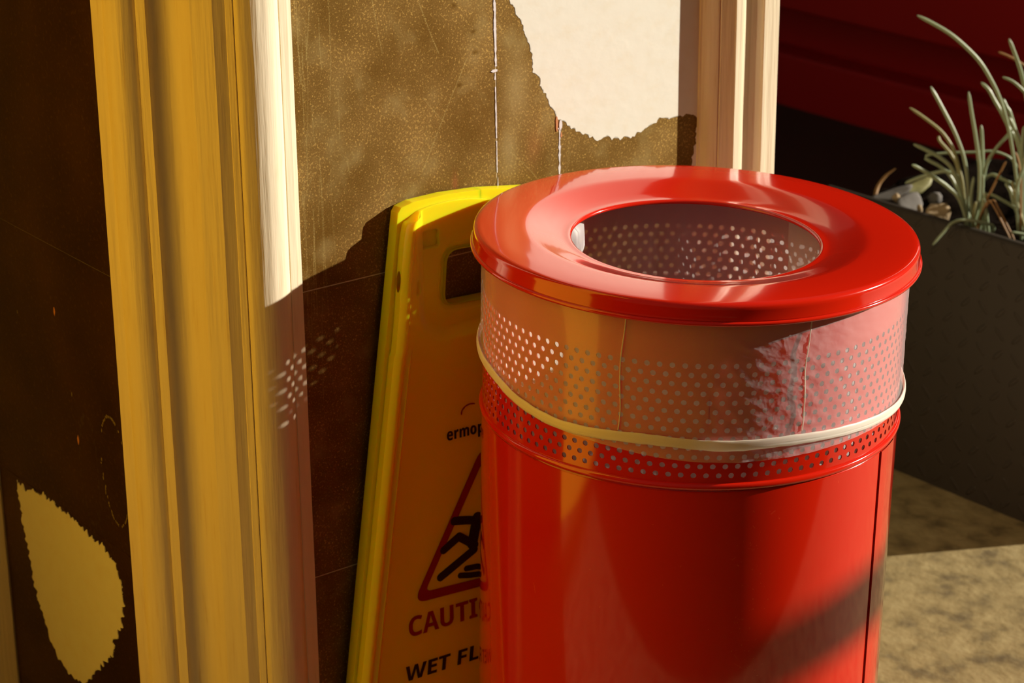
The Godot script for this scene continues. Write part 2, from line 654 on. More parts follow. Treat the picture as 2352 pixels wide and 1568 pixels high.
# moulding: a plan outline of (u, v) points run up from ya to yb; hard = indices where the edge is sharp
func moulding(prof: Array, ya: float, yb: float) -> ArrayMesh:
	var st := begin()
	var n := 24
	var wob := FastNoiseLite.new()
	wob.seed = 9
	wob.frequency = 1.0
	for i in prof.size() - 1:
		var a: Array = prof[i]
		var b: Array = prof[i + 1]
		st.set_smooth_group(a[2])
		for k in n:
			var y0 := lerpf(ya, yb, float(k) / n)
			var y1 := lerpf(ya, yb, float(k + 1) / n)
			var e0 := wob.get_noise_2d(y0 * 9.0, a[0] * 300.0) * 0.0007
			var e1 := wob.get_noise_2d(y1 * 9.0, a[0] * 300.0) * 0.0007
			var f0 := wob.get_noise_2d(y0 * 9.0, b[0] * 300.0) * 0.0007
			var f1 := wob.get_noise_2d(y1 * 9.0, b[0] * 300.0) * 0.0007
			quad(st, at(a[0], a[1] + e0, y0), at(a[0], a[1] + e1, y1), at(b[0], b[1] + f1, y1), at(b[0], b[1] + f0, y0))
	return done(st)


func build_setting() -> void:
	# floor slab
	var st := begin()
	chamfer_box(st, Vector3(-9, -0.2, -9), Vector3(9, 0, 6), 0.01)
	structure("floor", done(st), mats.concrete, "worn beige concrete pavement, sunlit at lower right")
	# pillar core behind the tiles
	var wall := structure("wall_right", plan_box(1.03, 1.686, -0.50, -0.0002, 0.0, 2.75, 0.0005), mats.grout, "sunlit face of the pillar in brown granite tiles with a cream paint patch")
	tile_rows(wall, true)
	var left := structure("wall_left", plan_box(0.9690, 1.03, -0.50, -0.118, 0.0, 2.75, 0.0005), mats.grout, "shaded side face of the pillar in brown granite tiles coloured darker for shade")
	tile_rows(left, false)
	# paint brushed past the casing onto the tiles
	var p: Array = []
	for q in [[1.3452, 0.8911], [1.3533, 0.879], [1.364, 0.8555], [1.3711, 0.8412], [1.3732, 0.8208], [1.3831, 0.8013], [1.3954, 0.7789], [1.4056, 0.7621], [1.417, 0.7537], [1.4343, 0.7415], [1.4577, 0.730], [1.4754, 0.7284], [1.4933, 0.7239], [1.5053, 0.7246], [1.5233, 0.7287], [1.5445, 0.737], [1.5537, 0.7374], [1.5629, 0.7349], [1.5815, 0.7351], [1.5945, 0.7345], [1.5975, 0.724], [1.5962, 0.70], [1.5925, 0.688], [1.5915, 0.66], [1.5935, 0.60], [1.5945, 0.45], [1.601, 0.45], [1.601, 1.25], [1.36, 1.25], [1.335, 1.12], [1.338, 0.98], [1.343, 0.92]]:
		p.append(Vector2(q[0], q[1]))
	st = begin()
	plate(st, ragged(p, 0.0009, 0.0042, 3), 0.0003, 0.0005)
	obj("paint_patch", turned(done(st)), mats.cream_patch, wall)
	# white paint caught in the upright joint, and a run of paint below the patch
	var dr := RandomNumberGenerator.new()
	dr.seed = 12
	for run in [[1.3258, 0.95, 0.826, 0.0021, 0.0007, 0], [1.3263, 0.820, 0.812, 0.0016, 0.0006, 0], [1.3266, 0.806, 0.752, 0.0017, 0.0006, 0], [1.3273, 0.750, 0.716, 0.0011, 0.0004, 0], [1.3284, 0.712, 0.62, 0.0006, 0.0003, 0], [1.4087, 0.750, 0.630, 0.0019, 0.0008, 1]]:
		var lf := []
		var rt := []
		var y: float = run[1]
		while y > run[2]:
			var lean: float = (run[1] - y) * (0.013 if not run[5] else -0.01)
			var w: float = run[3] + dr.randfn(0.0, run[4])
			if run[5]: w += 0.0010 * smoothstep(0.735, 0.750, y)
			lf.append(Vector2(run[0] + lean - maxf(w, 0.0004) * 0.5 + dr.randfn(0, 0.0001), y))
			rt.push_front(Vector2(run[0] + lean + maxf(w, 0.0004) * 0.5, y))
			y -= 0.0022
		st = begin()
		plate(st, PackedVector2Array(lf + rt), 0.0004, 0.0006)
		obj("paint_run", turned(done(st)), mats.white_run, wall)
	for q in [[1.3252, 0.8225, 0.0044, 0.0016, 0], [1.4047, 0.7555, 0.0016, 0.0090, 1], [1.4105, 0.7420, 0.0011, 0.0030, 1], [1.4095, 0.7530, 0.0020, 0.0060, 0]]:
		var blob := []
		for k in 12: blob.append(Vector2(q[0] + q[2] * cos(TAU * k / 12.0) * dr.randf_range(0.7, 1.1), q[1] + q[3] * sin(TAU * k / 12.0) * dr.randf_range(0.75, 1.1)))
		st = begin()
		plate(st, PackedVector2Array(blob), 0.0007, 0.0009)
		obj("paint_blob", turned(done(st)), mats.rust_run if q[4] else mats.white_run, wall)
	p = []
	for q in [[-0.4228, 0.3278], [-0.399, 0.3271], [-0.3572, 0.334], [-0.3209, 0.3323], [-0.2802, 0.3316], [-0.256, 0.3266], [-0.2174, 0.3227], [-0.1974, 0.3141], [-0.1843, 0.2989], [-0.1793, 0.2805], [-0.19, 0.2455], [-0.2121, 0.213], [-0.211, 0.2004], [-0.2395, 0.1751], [-0.2686, 0.1492], [-0.2922, 0.1291], [-0.3242, 0.1251], [-0.3545, 0.1342], [-0.3812, 0.1673], [-0.401, 0.2088], [-0.4128, 0.2643], [-0.4192, 0.2889]]:
		p.append(Vector2(q[0], q[1]))
	st = begin()
	plate(st, ragged(p, 0.0010, 0.0070, 8), 0.0008, 0.0012)
	var flat := done(st)
	st = begin()
	st.append_from(flat, 0, Transform3D(Basis(OUT, Vector3.UP, -ALONG), ALONG * 0.968 + OUT * K))
	obj("paint_patch", st.commit(), mats.cream_patch, left)
	# a loop scratched pale into the shaded stone, and small chips
	var cr := RandomNumberGenerator.new()
	cr.seed = 31
	st = begin()
	for k in 90:
		var a := TAU * k / 90.0
		if cr.randf() < 0.36 + 0.3 * sin(a * 3.0): continue
		var c := Vector2(-0.180 + 0.028 * cos(a) + cr.randfn(0, 0.0007), 0.423 + 0.060 * sin(a) - 0.0045 * cos(a))
		var blob := PackedVector2Array()
		for i in 7: blob.append(c + Vector2(cos(TAU * i / 7.0) * cr.randf_range(0.0004, 0.0016), sin(TAU * i / 7.0) * cr.randf_range(0.0006, 0.0026)))
		plate(st, blob, 0.0003, 0.0003)
	flat = done(st)
	st = begin()
	st.append_from(flat, 0, Transform3D(Basis(OUT, Vector3.UP, -ALONG), ALONG * 0.968 + OUT * K))
	var chalk := obj("scratched_loop", st.commit(), mats.chalk, left)
	chalk.set_meta("kind", "stuff")
	for q in [[-0.3824, 0.541, 0.0011, 0.0022], [-0.291, 0.567, 0.0020, 0.0050], [-0.2657, 0.482, 0.0012, 0.0026], [-0.259, 0.432, 0.0018, 0.0070]]:
		var blob := PackedVector2Array()
		for i in 9: blob.append(Vector2(q[0] + q[2] * cos(TAU * i / 9.0) * cr.randf_range(0.6, 1.1), q[1] + q[3] * sin(TAU * i / 9.0) * cr.randf_range(0.6, 1.1)))
		st = begin()
		plate(st, blob, 0.0003, 0.0003)
		flat = done(st)
		st = begin()
		st.append_from(flat, 0, Transform3D(Basis(OUT, Vector3.UP, -ALONG), ALONG * 0.968 + OUT * K))
		obj("paint_fleck", st.commit(), mats.chalk if q[3] < 0.003 else mats.rust_run, left)
	# corner casing on the left edge of the sunlit face: a fluted moulding set across the corner
	var prof := [
		[1.0865, -0.004, 1], [1.0862, 0.0092, 2], [1.0802, 0.0105, 3], [1.0797, 0.0122, 4], [1.0712, 0.0134, 5], [1.0700, 0.0122, 6], [1.0688, 0.0150, 7],
	]
	for k in 11:
		var a := deg_to_rad(lerpf(51.0, 143.0, k / 10.0))
		prof.append([1.0499 + 0.03 * cos(a), -0.008 + 0.03 * sin(a), 7])
	var g := 8
	for q in [[570.5, -1.2, 1], [568, 1.0, 1], [555, 1.6, 1], [553.5, 0.8, 1], [531, 5.6, 1], [528, 6.4, 1], [481, 4.8, 0], [472, 2.6, 0], [462, -1.2, 0], [450, -4.4, 0], [436, -6.2, 0], [421, -6.0, 0], [407, -3.6, 0], [395, 0.6, 0], [389.5, 4.6, 1], [388, 7.4, 1], [368, 7.4, 1], [366.5, 3.6, 0], [360, 7.0, 0], [350, 10.0, 0], [337, 11.8, 0], [320, 11.9, 0], [307, 10.2, 0], [299, 7.4, 1], [297.5, 5.2, 1], [273, 4.2, 1]]:
		var h: float = q[1] * 0.001
		var s: float = (605.0 - q[0] - 715.0 * h) / 2134.0
		prof.append([1.037 - 0.613 * s - 0.79 * h, 0.019 - 0.79 * s + 0.613 * h, g])
		if q[2]: g += 1
	prof.append([0.966, -0.126, g])
	structure("trim_1", moulding(prof, 0.0, 2.75), mats.cream_paint, "thick cream-painted fluted casing on the near corner of the pillar")
	# casing on the far edge of the sunlit face
	var far := [
		[1.6875, -0.10, 1], [1.6872, 0.0290, 2], [1.6862, 0.0302, 3], [1.6652, 0.0302, 4], [1.6644, 0.0290, 5], [1.6640, 0.0195, 6], [1.6560, 0.0188, 7], [1.6480, 0.0200, 7], [1.6425, 0.0215, 8], [1.6352, 0.0222, 9], [1.6345, 0.0280, 10], [1.6340, 0.0287, 11],
		[1.6256, 0.0287, 12], [1.6250, 0.0276, 13], [1.6220, 0.0252, 13], [1.6170, 0.0222, 13], [1.6125, 0.0196, 14], [1.6118, 0.0170, 15], [1.6105, 0.0182, 16], [1.6080, 0.0165, 16], [1.6045, 0.0128, 16], [1.6015, 0.0080, 16], [1.5995, 0.0040, 17], [1.5980, 0.0030, 18], [1.5975, -0.002, 19],
	]
	structure("trim_2", moulding(far, 0.0, 2.75), mats.cream_paint, "cream-painted stepped casing on the far corner of the pillar")
	structure("trim_3", plan_box(0.87, 0.9690, -0.62, -0.468, 0.0, 2.75, 0.003), mats.cream_paint, "cream-painted door frame board at the far left end of the shaded tiles")
	# red boarded wall farther back, over a floor in its own shade
	red_wall()
	# unseen yellow wall, out of view at left, placed to bounce warm light
	st = begin()
	chamfer_box(st, Vector3(-1.22, 0, -2.6), Vector3(-0.92, 3.0, -0.80), 0.01)
	structure("unseen_wall_opposite", done(st), mats.yellow_wall, "unseen yellow wall out of view at left, bouncing warm light onto the pillar")
	# unseen wall, out of view at right, placed to keep the foreground in shade
	st = begin()
	chamfer_box(st, Vector3(2.2, 0, -1.75), Vector3(3.2, 3.6, 5.0), 0.01)
	var street := structure("unseen_wall_street", done(st), mats.plaster, "unseen plastered wall out of view at right, shading the foreground")
	# unseen bar, placed to throw the slanting band of shade across the bin
	st = begin()
	var arm := Vector3(-0.49, 0, 0.872)
	var mid := Vector3(3.17, 1.425, -2.414)
	tube(st, PackedVector3Array([mid - arm * 0.32, mid - arm * 0.31, mid, mid + arm * 0.62]), PackedFloat32Array([0.004, 0.034, 0.034, 0.034]), 12)
	obj("unseen_bar", done(st), mats.dark_metal, street)
	# added slab before the red wall, the floor's shade put into its dark colour
	st = begin()
	chamfer_box(st, Vector3(-2.4, -0.15, -0.002), Vector3(0.55, 0.012, 1.05), 0.004)
	var t := SurfaceTool.new()
	t.begin(Mesh.PRIMITIVE_TRIANGLES)
	t.append_from(done(st), 0, Transform3D(Basis(OUT, Vector3.UP, -ALONG), Vector3(0.886, 0, -4.866)))
	structure("shade_trim_4", t.commit(), mats.floor_shade_dark, "dark slab added before the red wall, the floor shade put into its colour")


func tile_rows(parent: Node3D, sunny: bool) -> void:
	var cols := [[1.0223, 1.3271], [1.3280, 1.634]] if sunny else [[-0.3070, -0.0015], [-0.50, -0.3085]]
	if not sunny: cols = [[-0.468, -0.118]]
	for row in range(-1, 8):
		var ya := 0.3343 + 0.3057 * (row - 0) + 0.0004
		var yb := ya + 0.3057 - 0.0008
		ya = maxf(ya, 0.0)
		if yb - ya < 0.02: continue
		for c in cols:
			var st := begin()
			var z := rng.randf_range(-0.0001, 0.0001)
			tile_face(st, c[0], c[1], ya, yb, z)
			var m := done(st)
			if sunny:
				obj("tile", turned(m), mats.granite_sunny, parent)
			else:
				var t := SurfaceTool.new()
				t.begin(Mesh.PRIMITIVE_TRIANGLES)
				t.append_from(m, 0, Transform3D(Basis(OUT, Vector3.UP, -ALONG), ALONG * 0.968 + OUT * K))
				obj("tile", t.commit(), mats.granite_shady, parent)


# tile slab with arrised front edges and the picture of its wall laid on in wall coordinates
func tile_face(st: SurfaceTool, xa: float, xb: float, ya: float, yb: float, z: float) -> void:
	st.set_smooth_group(-1)
	var b := 0.0003
	var sunny := xa > 0
	var f := func(x: float, y: float) -> Vector2:
		return Vector2((x - 1.02) / 0.62, (1.0 - y) / 0.86) if sunny else Vector2((x + 0.50) * 1100.0 / 512.0, (1.0 - y) * 1100.0 / 1024.0)
	var inn := [Vector2(xa + b, ya + b), Vector2(xa + b, yb - b), Vector2(xb - b, yb - b), Vector2(xb - b, ya + b)]
	var outer := [Vector2(xa, ya), Vector2(xa, yb), Vector2(xb, yb), Vector2(xb, ya)]
	var v := func(p: Vector2, zz: float) -> Vector3: return Vector3(p.x, p.y, zz)
	tri(st, v.call(inn[0], z), v.call(inn[1], z), v.call(inn[2], z), f.call(inn[0].x, inn[0].y), f.call(inn[1].x, inn[1].y), f.call(inn[2].x, inn[2].y))
	tri(st, v.call(inn[0], z), v.call(inn[2], z), v.call(inn[3], z), f.call(inn[0].x, inn[0].y), f.call(inn[2].x, inn[2].y), f.call(inn[3].x, inn[3].y))
	for i in 4:
		var j := (i + 1) % 4
		for s in [[inn, z, outer, z - b], [outer, z - b, outer, -0.0012]]:
			var a: Vector2 = s[0][i]; var c: Vector2 = s[0][j]; var d: Vector2 = s[2][j]; var e: Vector2 = s[2][i]
			tri(st, v.call(a, s[1]), v.call(e, s[3]), v.call(d, s[3]), f.call(a.x, a.y), f.call(e.x, e.y), f.call(d.x, d.y))
			tri(st, v.call(a, s[1]), v.call(d, s[3]), v.call(c, s[1]), f.call(a.x, a.y), f.call(d.x, d.y), f.call(c.x, c.y))


func red_wall() -> void:
	# runs parallel to the pillar's shaded side; local x along OUT (towards the camera), local z facing left
	var base := Vector3(0.886, 0, -4.866)
	var xf := Transform3D(Basis(OUT, Vector3.UP, -ALONG), base)
	var st := begin()
	chamfer_box(st, Vector3(-2.4, 0.0, -0.30), Vector3(0.95, 2.4, -0.075), 0.004)
	var t := SurfaceTool.new()
	t.begin(Mesh.PRIMITIVE_TRIANGLES)
	t.append_from(done(st), 0, xf)
	var wall := structure("wall_back", t.commit(), mats.wall_red, "dark red boarded wall in shade behind the pillar")
	for q in [[0.0, 0.132, 0.0], [0.1325, 0.245, -0.070], [0.2455, 0.62, 0.030], [0.6205, 2.4, 0.0]]:
		st = begin()
		chamfer_box(st, Vector3(-2.4, q[0], -0.078), Vector3(0.95, q[1], q[2]), 0.006)
		t = SurfaceTool.new()
		t.begin(Mesh.PRIMITIVE_TRIANGLES)
		t.append_from(done(st), 0, xf)
		obj("board", t.commit(), mats.wall_red, wall)


# ------------------------------------------------------------------ bin and liner

const LID := Vector3(0.1745, 0.71, -2.0447)     # centre of the lid's top plane
const LEAN := Vector3(0.02, 1, 0.006)


func bin_frame(lean: Vector3) -> Basis:
	var y := lean.normalized()
	var x := (Vector3.RIGHT - y * y.x).normalized()
	return Basis(x, y, x.cross(y))


func build_bin() -> void:
	var axis := LEAN.normalized()
	var root := Node3D.new()
	root.name = "litter_bin"
	add_child(root)
	var hh := 0.71
	root.transform = Transform3D(bin_frame(LEAN), LID - axis * hh)
	tag(root, "glossy red round metal litter bin with a perforated band and open-topped lid", "litter bin")
	# drum: lower shell with a lapped seam on its right side
	var st := begin()
	var top := hh - 0.1815
	lathe(st, [Vector2(0.2012, top), Vector2(0.2012, 0.012), Vector2(0.2000, 0.008)], 160, 57.9, 417.3, 1)
	lathe(st, [Vector2(0.1996, 0.008), Vector2(0.1996, top)], 160, 57.9, 417.3, 2)
	lathe(st, [Vector2(0.2026, top), Vector2(0.2026, 0.012)], 6, 58.0, 68.0, 3)
	st.set_smooth_group(-1)
	for f in [58.0, 68.0]:
		var a := deg_to_rad(f)
		var o := Vector3(sin(a), 0, cos(a))
		var p := [o * 0.2026 + Vector3.UP * top, o * 0.2026 + Vector3.UP * 0.012, o * 0.2005 + Vector3.UP * 0.012, o * 0.2005 + Vector3.UP * top]
		if f < 60: p.reverse()
		quad(st, p[0], p[1], p[2], p[3])
	obj("drum", done(st), mats.drum_red, root)
	st = begin()
	lathe(st, [Vector2(0.0, 0.012), Vector2(0.19, 0.012), Vector2(0.2, 0.008), Vector2(0.2, 0.0), Vector2(0.196, 0.0), Vector2(0.19, 0.008), Vector2(0.0, 0.008)], 96, 0, 360, -1, true)
	obj("base", done(st), mats.bin_red, root)
	# rolled ring between drum and perforated band
	st = begin()
	var ring := []
	for k in 11:
		var a := deg_to_rad(lerpf(95.0, -95.0, k / 10.0))
		ring.append(Vector2(0.2006 + 0.0032 * cos(a), hh - 0.1768 + 0.0034 * sin(a)))
	ring.append(Vector2(0.2000, hh - 0.1812))
	ring.append(Vector2(0.2014, hh - 0.1822))
	lathe(st, ring, 160)
	obj("ring", done(st), mats.bin_red, root)
	obj("perforated_band", perforated(hh), mats.bin_red, root)
	# lid
	st = begin()
	lathe(st, [Vector2(0.1185, -0.0135), Vector2(0.135, -0.0095), Vector2(0.155, -0.0045), Vector2(0.164, -0.0018), Vector2(0.2070, -0.0018), Vector2(0.2088, -0.0035), Vector2(0.2088, -0.0165)], 192, 0, 360, 2, false)
	var out := [Vector2(0.1192, -0.0142), Vector2(0.1178, -0.0138), Vector2(0.1172, -0.0126), Vector2(0.1178, -0.0112), Vector2(0.1194, -0.0102), Vector2(0.1212, -0.0100), Vector2(0.1232, -0.0102), Vector2(0.1275, -0.0095), Vector2(0.1350, -0.0075), Vector2(0.1450, -0.0046), Vector2(0.1530, -0.0024), Vector2(0.1580, -0.0010), Vector2(0.1615, -0.0003), Vector2(0.1660, 0.0), Vector2(0.1850, 0.0003), Vector2(0.2030, 0.0001), Vector2(0.2064, -0.0003), Vector2(0.2088, -0.0013), Vector2(0.2100, -0.0034), Vector2(0.2103, -0.0060), Vector2(0.2105, -0.0150), Vector2(0.2108, -0.0158)]
	for k in 9:
		var a := deg_to_rad(lerpf(115.0, -150.0, k / 8.0))
		out.append(Vector2(0.2112 + 0.0019 * cos(a), -0.0180 + 0.0021 * sin(a)))
	lathe(st, out, 192, 0, 360, 1, false)
	var lid := obj("lid", done(st), mats.bin_red, root)
	lid.transform = root.transform.affine_inverse() * Transform3D(bin_frame(Vector3(0.0346, 1, 0.0105)), LID)


# perforated sheet: 13 staggered rows of 112 round holes, the sheet 1.2 mm thick
func perforated(hh: float) -> ArrayMesh:
	var cols := 112
	var rows := 13
	var pitch := 0.00867
	var first := hh - 0.0622
	var rad := 0.00255
	var ro := 0.2005
	var ri := 0.1993
	var dw := TAU / cols
	var P := PackedVector3Array()
	var N := PackedVector3Array()
	var I := PackedInt32Array()
	var rect := []
	for k in 16:
		var side := k / 4
		var f := (k % 4) / 4.0 * 2.0 - 1.0
		rect.append([Vector2(1, f), Vector2(-f, 1), Vector2(-1, -f), Vector2(f, -1)][side])
	for r in rows:
		var y := first - r * pitch
		for c in cols:
			var mid := dw * (c + (0.5 if r % 2 else 0.0))
			for skin in 2:
				var rr := ro if skin == 0 else ri
				var b := P.size()
				for k in 16:
					var q: Vector2 = rect[k]
					var a := atan2(q.y, q.x)
					for w in 2:
						var dx := q.x * dw * 0.5 if w == 0 else cos(a) * rad / 0.2
						var dy := q.y * pitch * 0.5 if w == 0 else sin(a) * rad
						var n := Vector3(sin(mid + dx), 0, cos(mid + dx))
						P.append(n * rr + Vector3(0, y + dy, 0))
						N.append(n if skin == 0 else -n)
				for k in 16:
					var k2 := (k + 1) % 16
					var o1 := b + k * 2; var i1 := b + k * 2 + 1; var o2 := b + k2 * 2; var i2 := b + k2 * 2 + 1
					if skin == 0: I.append_array([o1, i1, i2, o1, i2, o2])
					else: I.append_array([o1, i2, i1, o1, o2, i2])
			var b2 := P.size()
			for k in 16:
				var q: Vector2 = rect[k]
				var a := atan2(q.y, q.x)
				var n := Vector3(sin(mid + cos(a) * rad / 0.2), 0, cos(mid + cos(a) * rad / 0.2))
				var t := Vector3(cos(mid), 0, -sin(mid))
				var nn := -(t * cos(a) + Vector3.UP * sin(a))
				for rr in [ro, ri]:
					P.append(n * rr + Vector3(0, y + sin(a) * rad, 0))
					N.append(nn)
			for k in 16:
				var k2 := (k + 1) % 16
				I.append_array([b2 + k * 2, b2 + k * 2 + 1, b2 + k2 * 2 + 1, b2 + k * 2, b2 + k2 * 2 + 1, b2 + k2 * 2])
	# plain strips above and below the holes
	for s in [[hh - 0.004, first + pitch * 0.5], [first - (rows - 0.5) * pitch, hh - 0.1785]]:
		for skin in 2:
			var rr := ro if skin == 0 else ri
			var b := P.size()
			for k in 225:
				var a := TAU * k / 224.0
				var n := Vector3(sin(a), 0, cos(a))
				for y in s:
					P.append(n * rr + Vector3(0, y, 0))
					N.append(n if skin == 0 else -n)
			for k in 224:
				if skin == 0: I.append_array([b + k * 2, b + k * 2 + 2, b + k * 2 + 3, b + k * 2, b + k * 2 + 3, b + k * 2 + 1])
				else: I.append_array([b + k * 2, b + k * 2 + 3, b + k * 2 + 2, b + k * 2, b + k * 2 + 1, b + k * 2 + 3])
	var arr := []
	arr.resize(Mesh.ARRAY_MAX)
	arr[Mesh.ARRAY_VERTEX] = P
	arr[Mesh.ARRAY_NORMAL] = N
	arr[Mesh.ARRAY_INDEX] = I
	var m := ArrayMesh.new()
	m.add_surface_from_arrays(Mesh.PRIMITIVE_TRIANGLES, arr)
	return m


func along_table(tab: Array, x: float) -> float:
	for i in tab.size() - 1:
		if x <= tab[i + 1][0]:
			var t := clampf((x - tab[i][0]) / (tab[i + 1][0] - tab[i][0]), 0, 1)
			var p: float = tab[maxi(i - 1, 0)][1]
			var q: float = tab[mini(i + 2, tab.size() - 1)][1]
			return cubic_interpolate(tab[i][1], tab[i + 1][1], p, q, t)
	return tab[-1][1]


func build_liner() -> void:
	var axis := LEAN.normalized()
	var root := Node3D.new()
	root.name = "bin_liner"
	add_child(root)
	root.transform = Transform3D(bin_frame(LEAN), LID)
	tag(root, "clear plastic bin liner folded down over the rim of the red bin", "bin liner")
	# drop of the hem and of the loose edge below the lid plane, by angle round the bin
	var hem := [[-180.0, 0.120], [-130.0, 0.113], [-85.0, 0.1150], [-68.0, 0.1195], [-54.0, 0.1295], [-38.0, 0.1355], [-15.0, 0.1325], [4.0, 0.1355], [21.0, 0.1350], [34.0, 0.1370], [51.0, 0.1410], [67.0, 0.1450], [95.0, 0.146], [140.0, 0.132], [180.0, 0.120]]
	var edge := [[-180.0, 0.127], [-130.0, 0.119], [-85.0, 0.1205], [-68.0, 0.1250], [-54.0, 0.1345], [-38.0, 0.1415], [-28.0, 0.1444], [-8.0, 0.1507], [8.0, 0.1522], [25.0, 0.1514], [44.0, 0.1498], [63.0, 0.1502], [95.0, 0.151], [140.0, 0.139], [180.0, 0.127]]
	var wr := FastNoiseLite.new()
	wr.seed = 77
	wr.frequency = 1.0
	wr.fractal_octaves = 3
	var st := begin()
	var rows := []
	var uvs := []
	var nf := 240
	var nh := 46
	for i in nh + 1:
		var p := PackedVector3Array()
		var w := PackedVector2Array()
		for k in nf + 1:
			var deg := -180.0 + 360.0 * k / nf
			var f := deg_to_rad(deg)
			var bottom := along_table(edge, deg)
			var h := lerpf(0.006, bottom, float(i) / nh)
			var x := cos(f) * 9.0
			var z := sin(f) * 9.0
			var calm := 0.30 + 0.9 * exp(-pow((deg - 18.0) / 20.0, 2)) + 0.4 * exp(-pow((deg + 55.0) / 18.0, 2))
			var ripple := absf(wr.get_noise_3d(x, h * 90.0, z)) * 0.0022 + absf(wr.get_noise_3d(x * 2.6 + h * 60.0, h * 120.0, z * 2.6)) * 0.0012
			var hold := smoothstep(0.0, 0.02, h - 0.006)
			var r := 0.2022 + ripple * calm * hold + 0.0008 * smoothstep(bottom - 0.03, bottom, h)
			p.append(Vector3(sin(f) * r, -h, cos(f) * r))
			w.append(Vector2(deg / 360.0, h / 0.157))
		rows.append(p)
		uvs.append(w)
	sheet(st, rows, uvs, false)
	obj("outer_film", done(st), mats.film, root)
	for c in [-22.0, 25.4]:
		st = begin()
		var line := PackedVector3Array()
		var rad := PackedFloat32Array()
		for i in 25:
			var h := lerpf(0.020, 0.128, i / 24.0)
			var f := deg_to_rad(c + 0.35 * sin(h * 70.0) - (h - 0.02) * 8.0)
			var r := 0.2031 + 0.0004 * sin(h * 160.0)
			line.append(Vector3(sin(f) * r, -h, cos(f) * r))
			rad.append(0.0006)
		tube(st, line, rad, 6)
		obj("seam", done(st), mats.film_hem, root)
	# rolled hem
	st = begin()
	rows = []
	uvs = []
	for i in 13:
		var p := PackedVector3Array()
		var w := PackedVector2Array()
		for k in nf + 1:
			var deg := -180.0 + 360.0 * k / nf
			var f := deg_to_rad(deg)
			var mid := along_table(hem, deg)
			var a := TAU * (i % 12) / 12.0
			var tall := 0.0050 + 0.0008 * wr.get_noise_1d(deg * 0.11)
			var r := 0.2052 + 0.0013 * cos(a)
			var y := -mid + tall * sin(a)
			p.append(Vector3(sin(f) * r, y, cos(f) * r))
			w.append(Vector2(deg / 360.0 * 1.2566 * 0.3, mid + 0.3 * a * 0.01))
		rows.append(p)
		uvs.append(w)
	sheet(st, rows, uvs, true)
	obj("hem", done(st), mats.film_hem, root)
	# inside: the bag hanging in the drum, with loose folds
	st = begin()
	rows = []
	uvs = []
	for i in 41:
		var p := PackedVector3Array()
		var w := PackedVector2Array()
		var t := i / 40.0
		var h := 0.004 + 0.46 * t
		for k in nf + 1:
			var f := TAU * (k % nf) / nf
			var x := cos(f)
			var z := sin(f)
			var fold := wr.get_noise_3d(x * 5.0, h * 2.5, z * 5.0) * 0.010 + wr.get_noise_3d(x * 12.0, h * 4.0 + 9.0, z * 12.0) * 0.005
			var turn := wrapf(rad_to_deg(f), -180.0, 180.0)
			var flap := exp(-pow((turn + 122.0) / 24.0, 2)) * smoothstep(0.004, 0.02, h) * smoothstep(0.125, 0.045, h)
			var r := 0.1955 - 0.002 - (absf(fold) + 0.001) * smoothstep(0.0, 0.1, h) - 0.066 * flap
			if t > 0.8: r *= sqrt(maxf(0.0, 1.0 - pow((t - 0.8) / 0.2, 2))) * 0.98 + 0.02
			p.append(Vector3(sin(f) * r, -h, cos(f) * r))
			w.append(Vector2(TAU * k / nf * 0.2, h * 0.4))
		rows.append(p)
		uvs.append(w)
	sheet(st, rows, uvs, true)
	obj("inner_film", done(st), mats.film_inside, root)
	# film layer added inside at the right to dim sun through the holes
	st = begin()
	rows = []
	uvs = []
	for i in 15:
		var p := PackedVector3Array()
		var w := PackedVector2Array()
		var h := lerpf(0.035, 0.24, i / 14.0)
		for k in 41:
			var deg := lerpf(52.0, 142.0, k / 40.0)
			var f := deg_to_rad(deg)
			var r := 0.176 - 0.012 * absf(wr.get_noise_3d(cos(f) * 14.0, h * 5.0, sin(f) * 14.0 + 4.0))
			p.append(Vector3(sin(f) * r, -h, cos(f) * r))
			w.append(Vector2(f * 0.2, h * 0.4))
		rows.append(p)
		uvs.append(w)
	sheet(st, rows, uvs, true)
	obj("added_film_layer", done(st), mats.film_inside, root)


# ------------------------------------------------------------------ wet floor sign

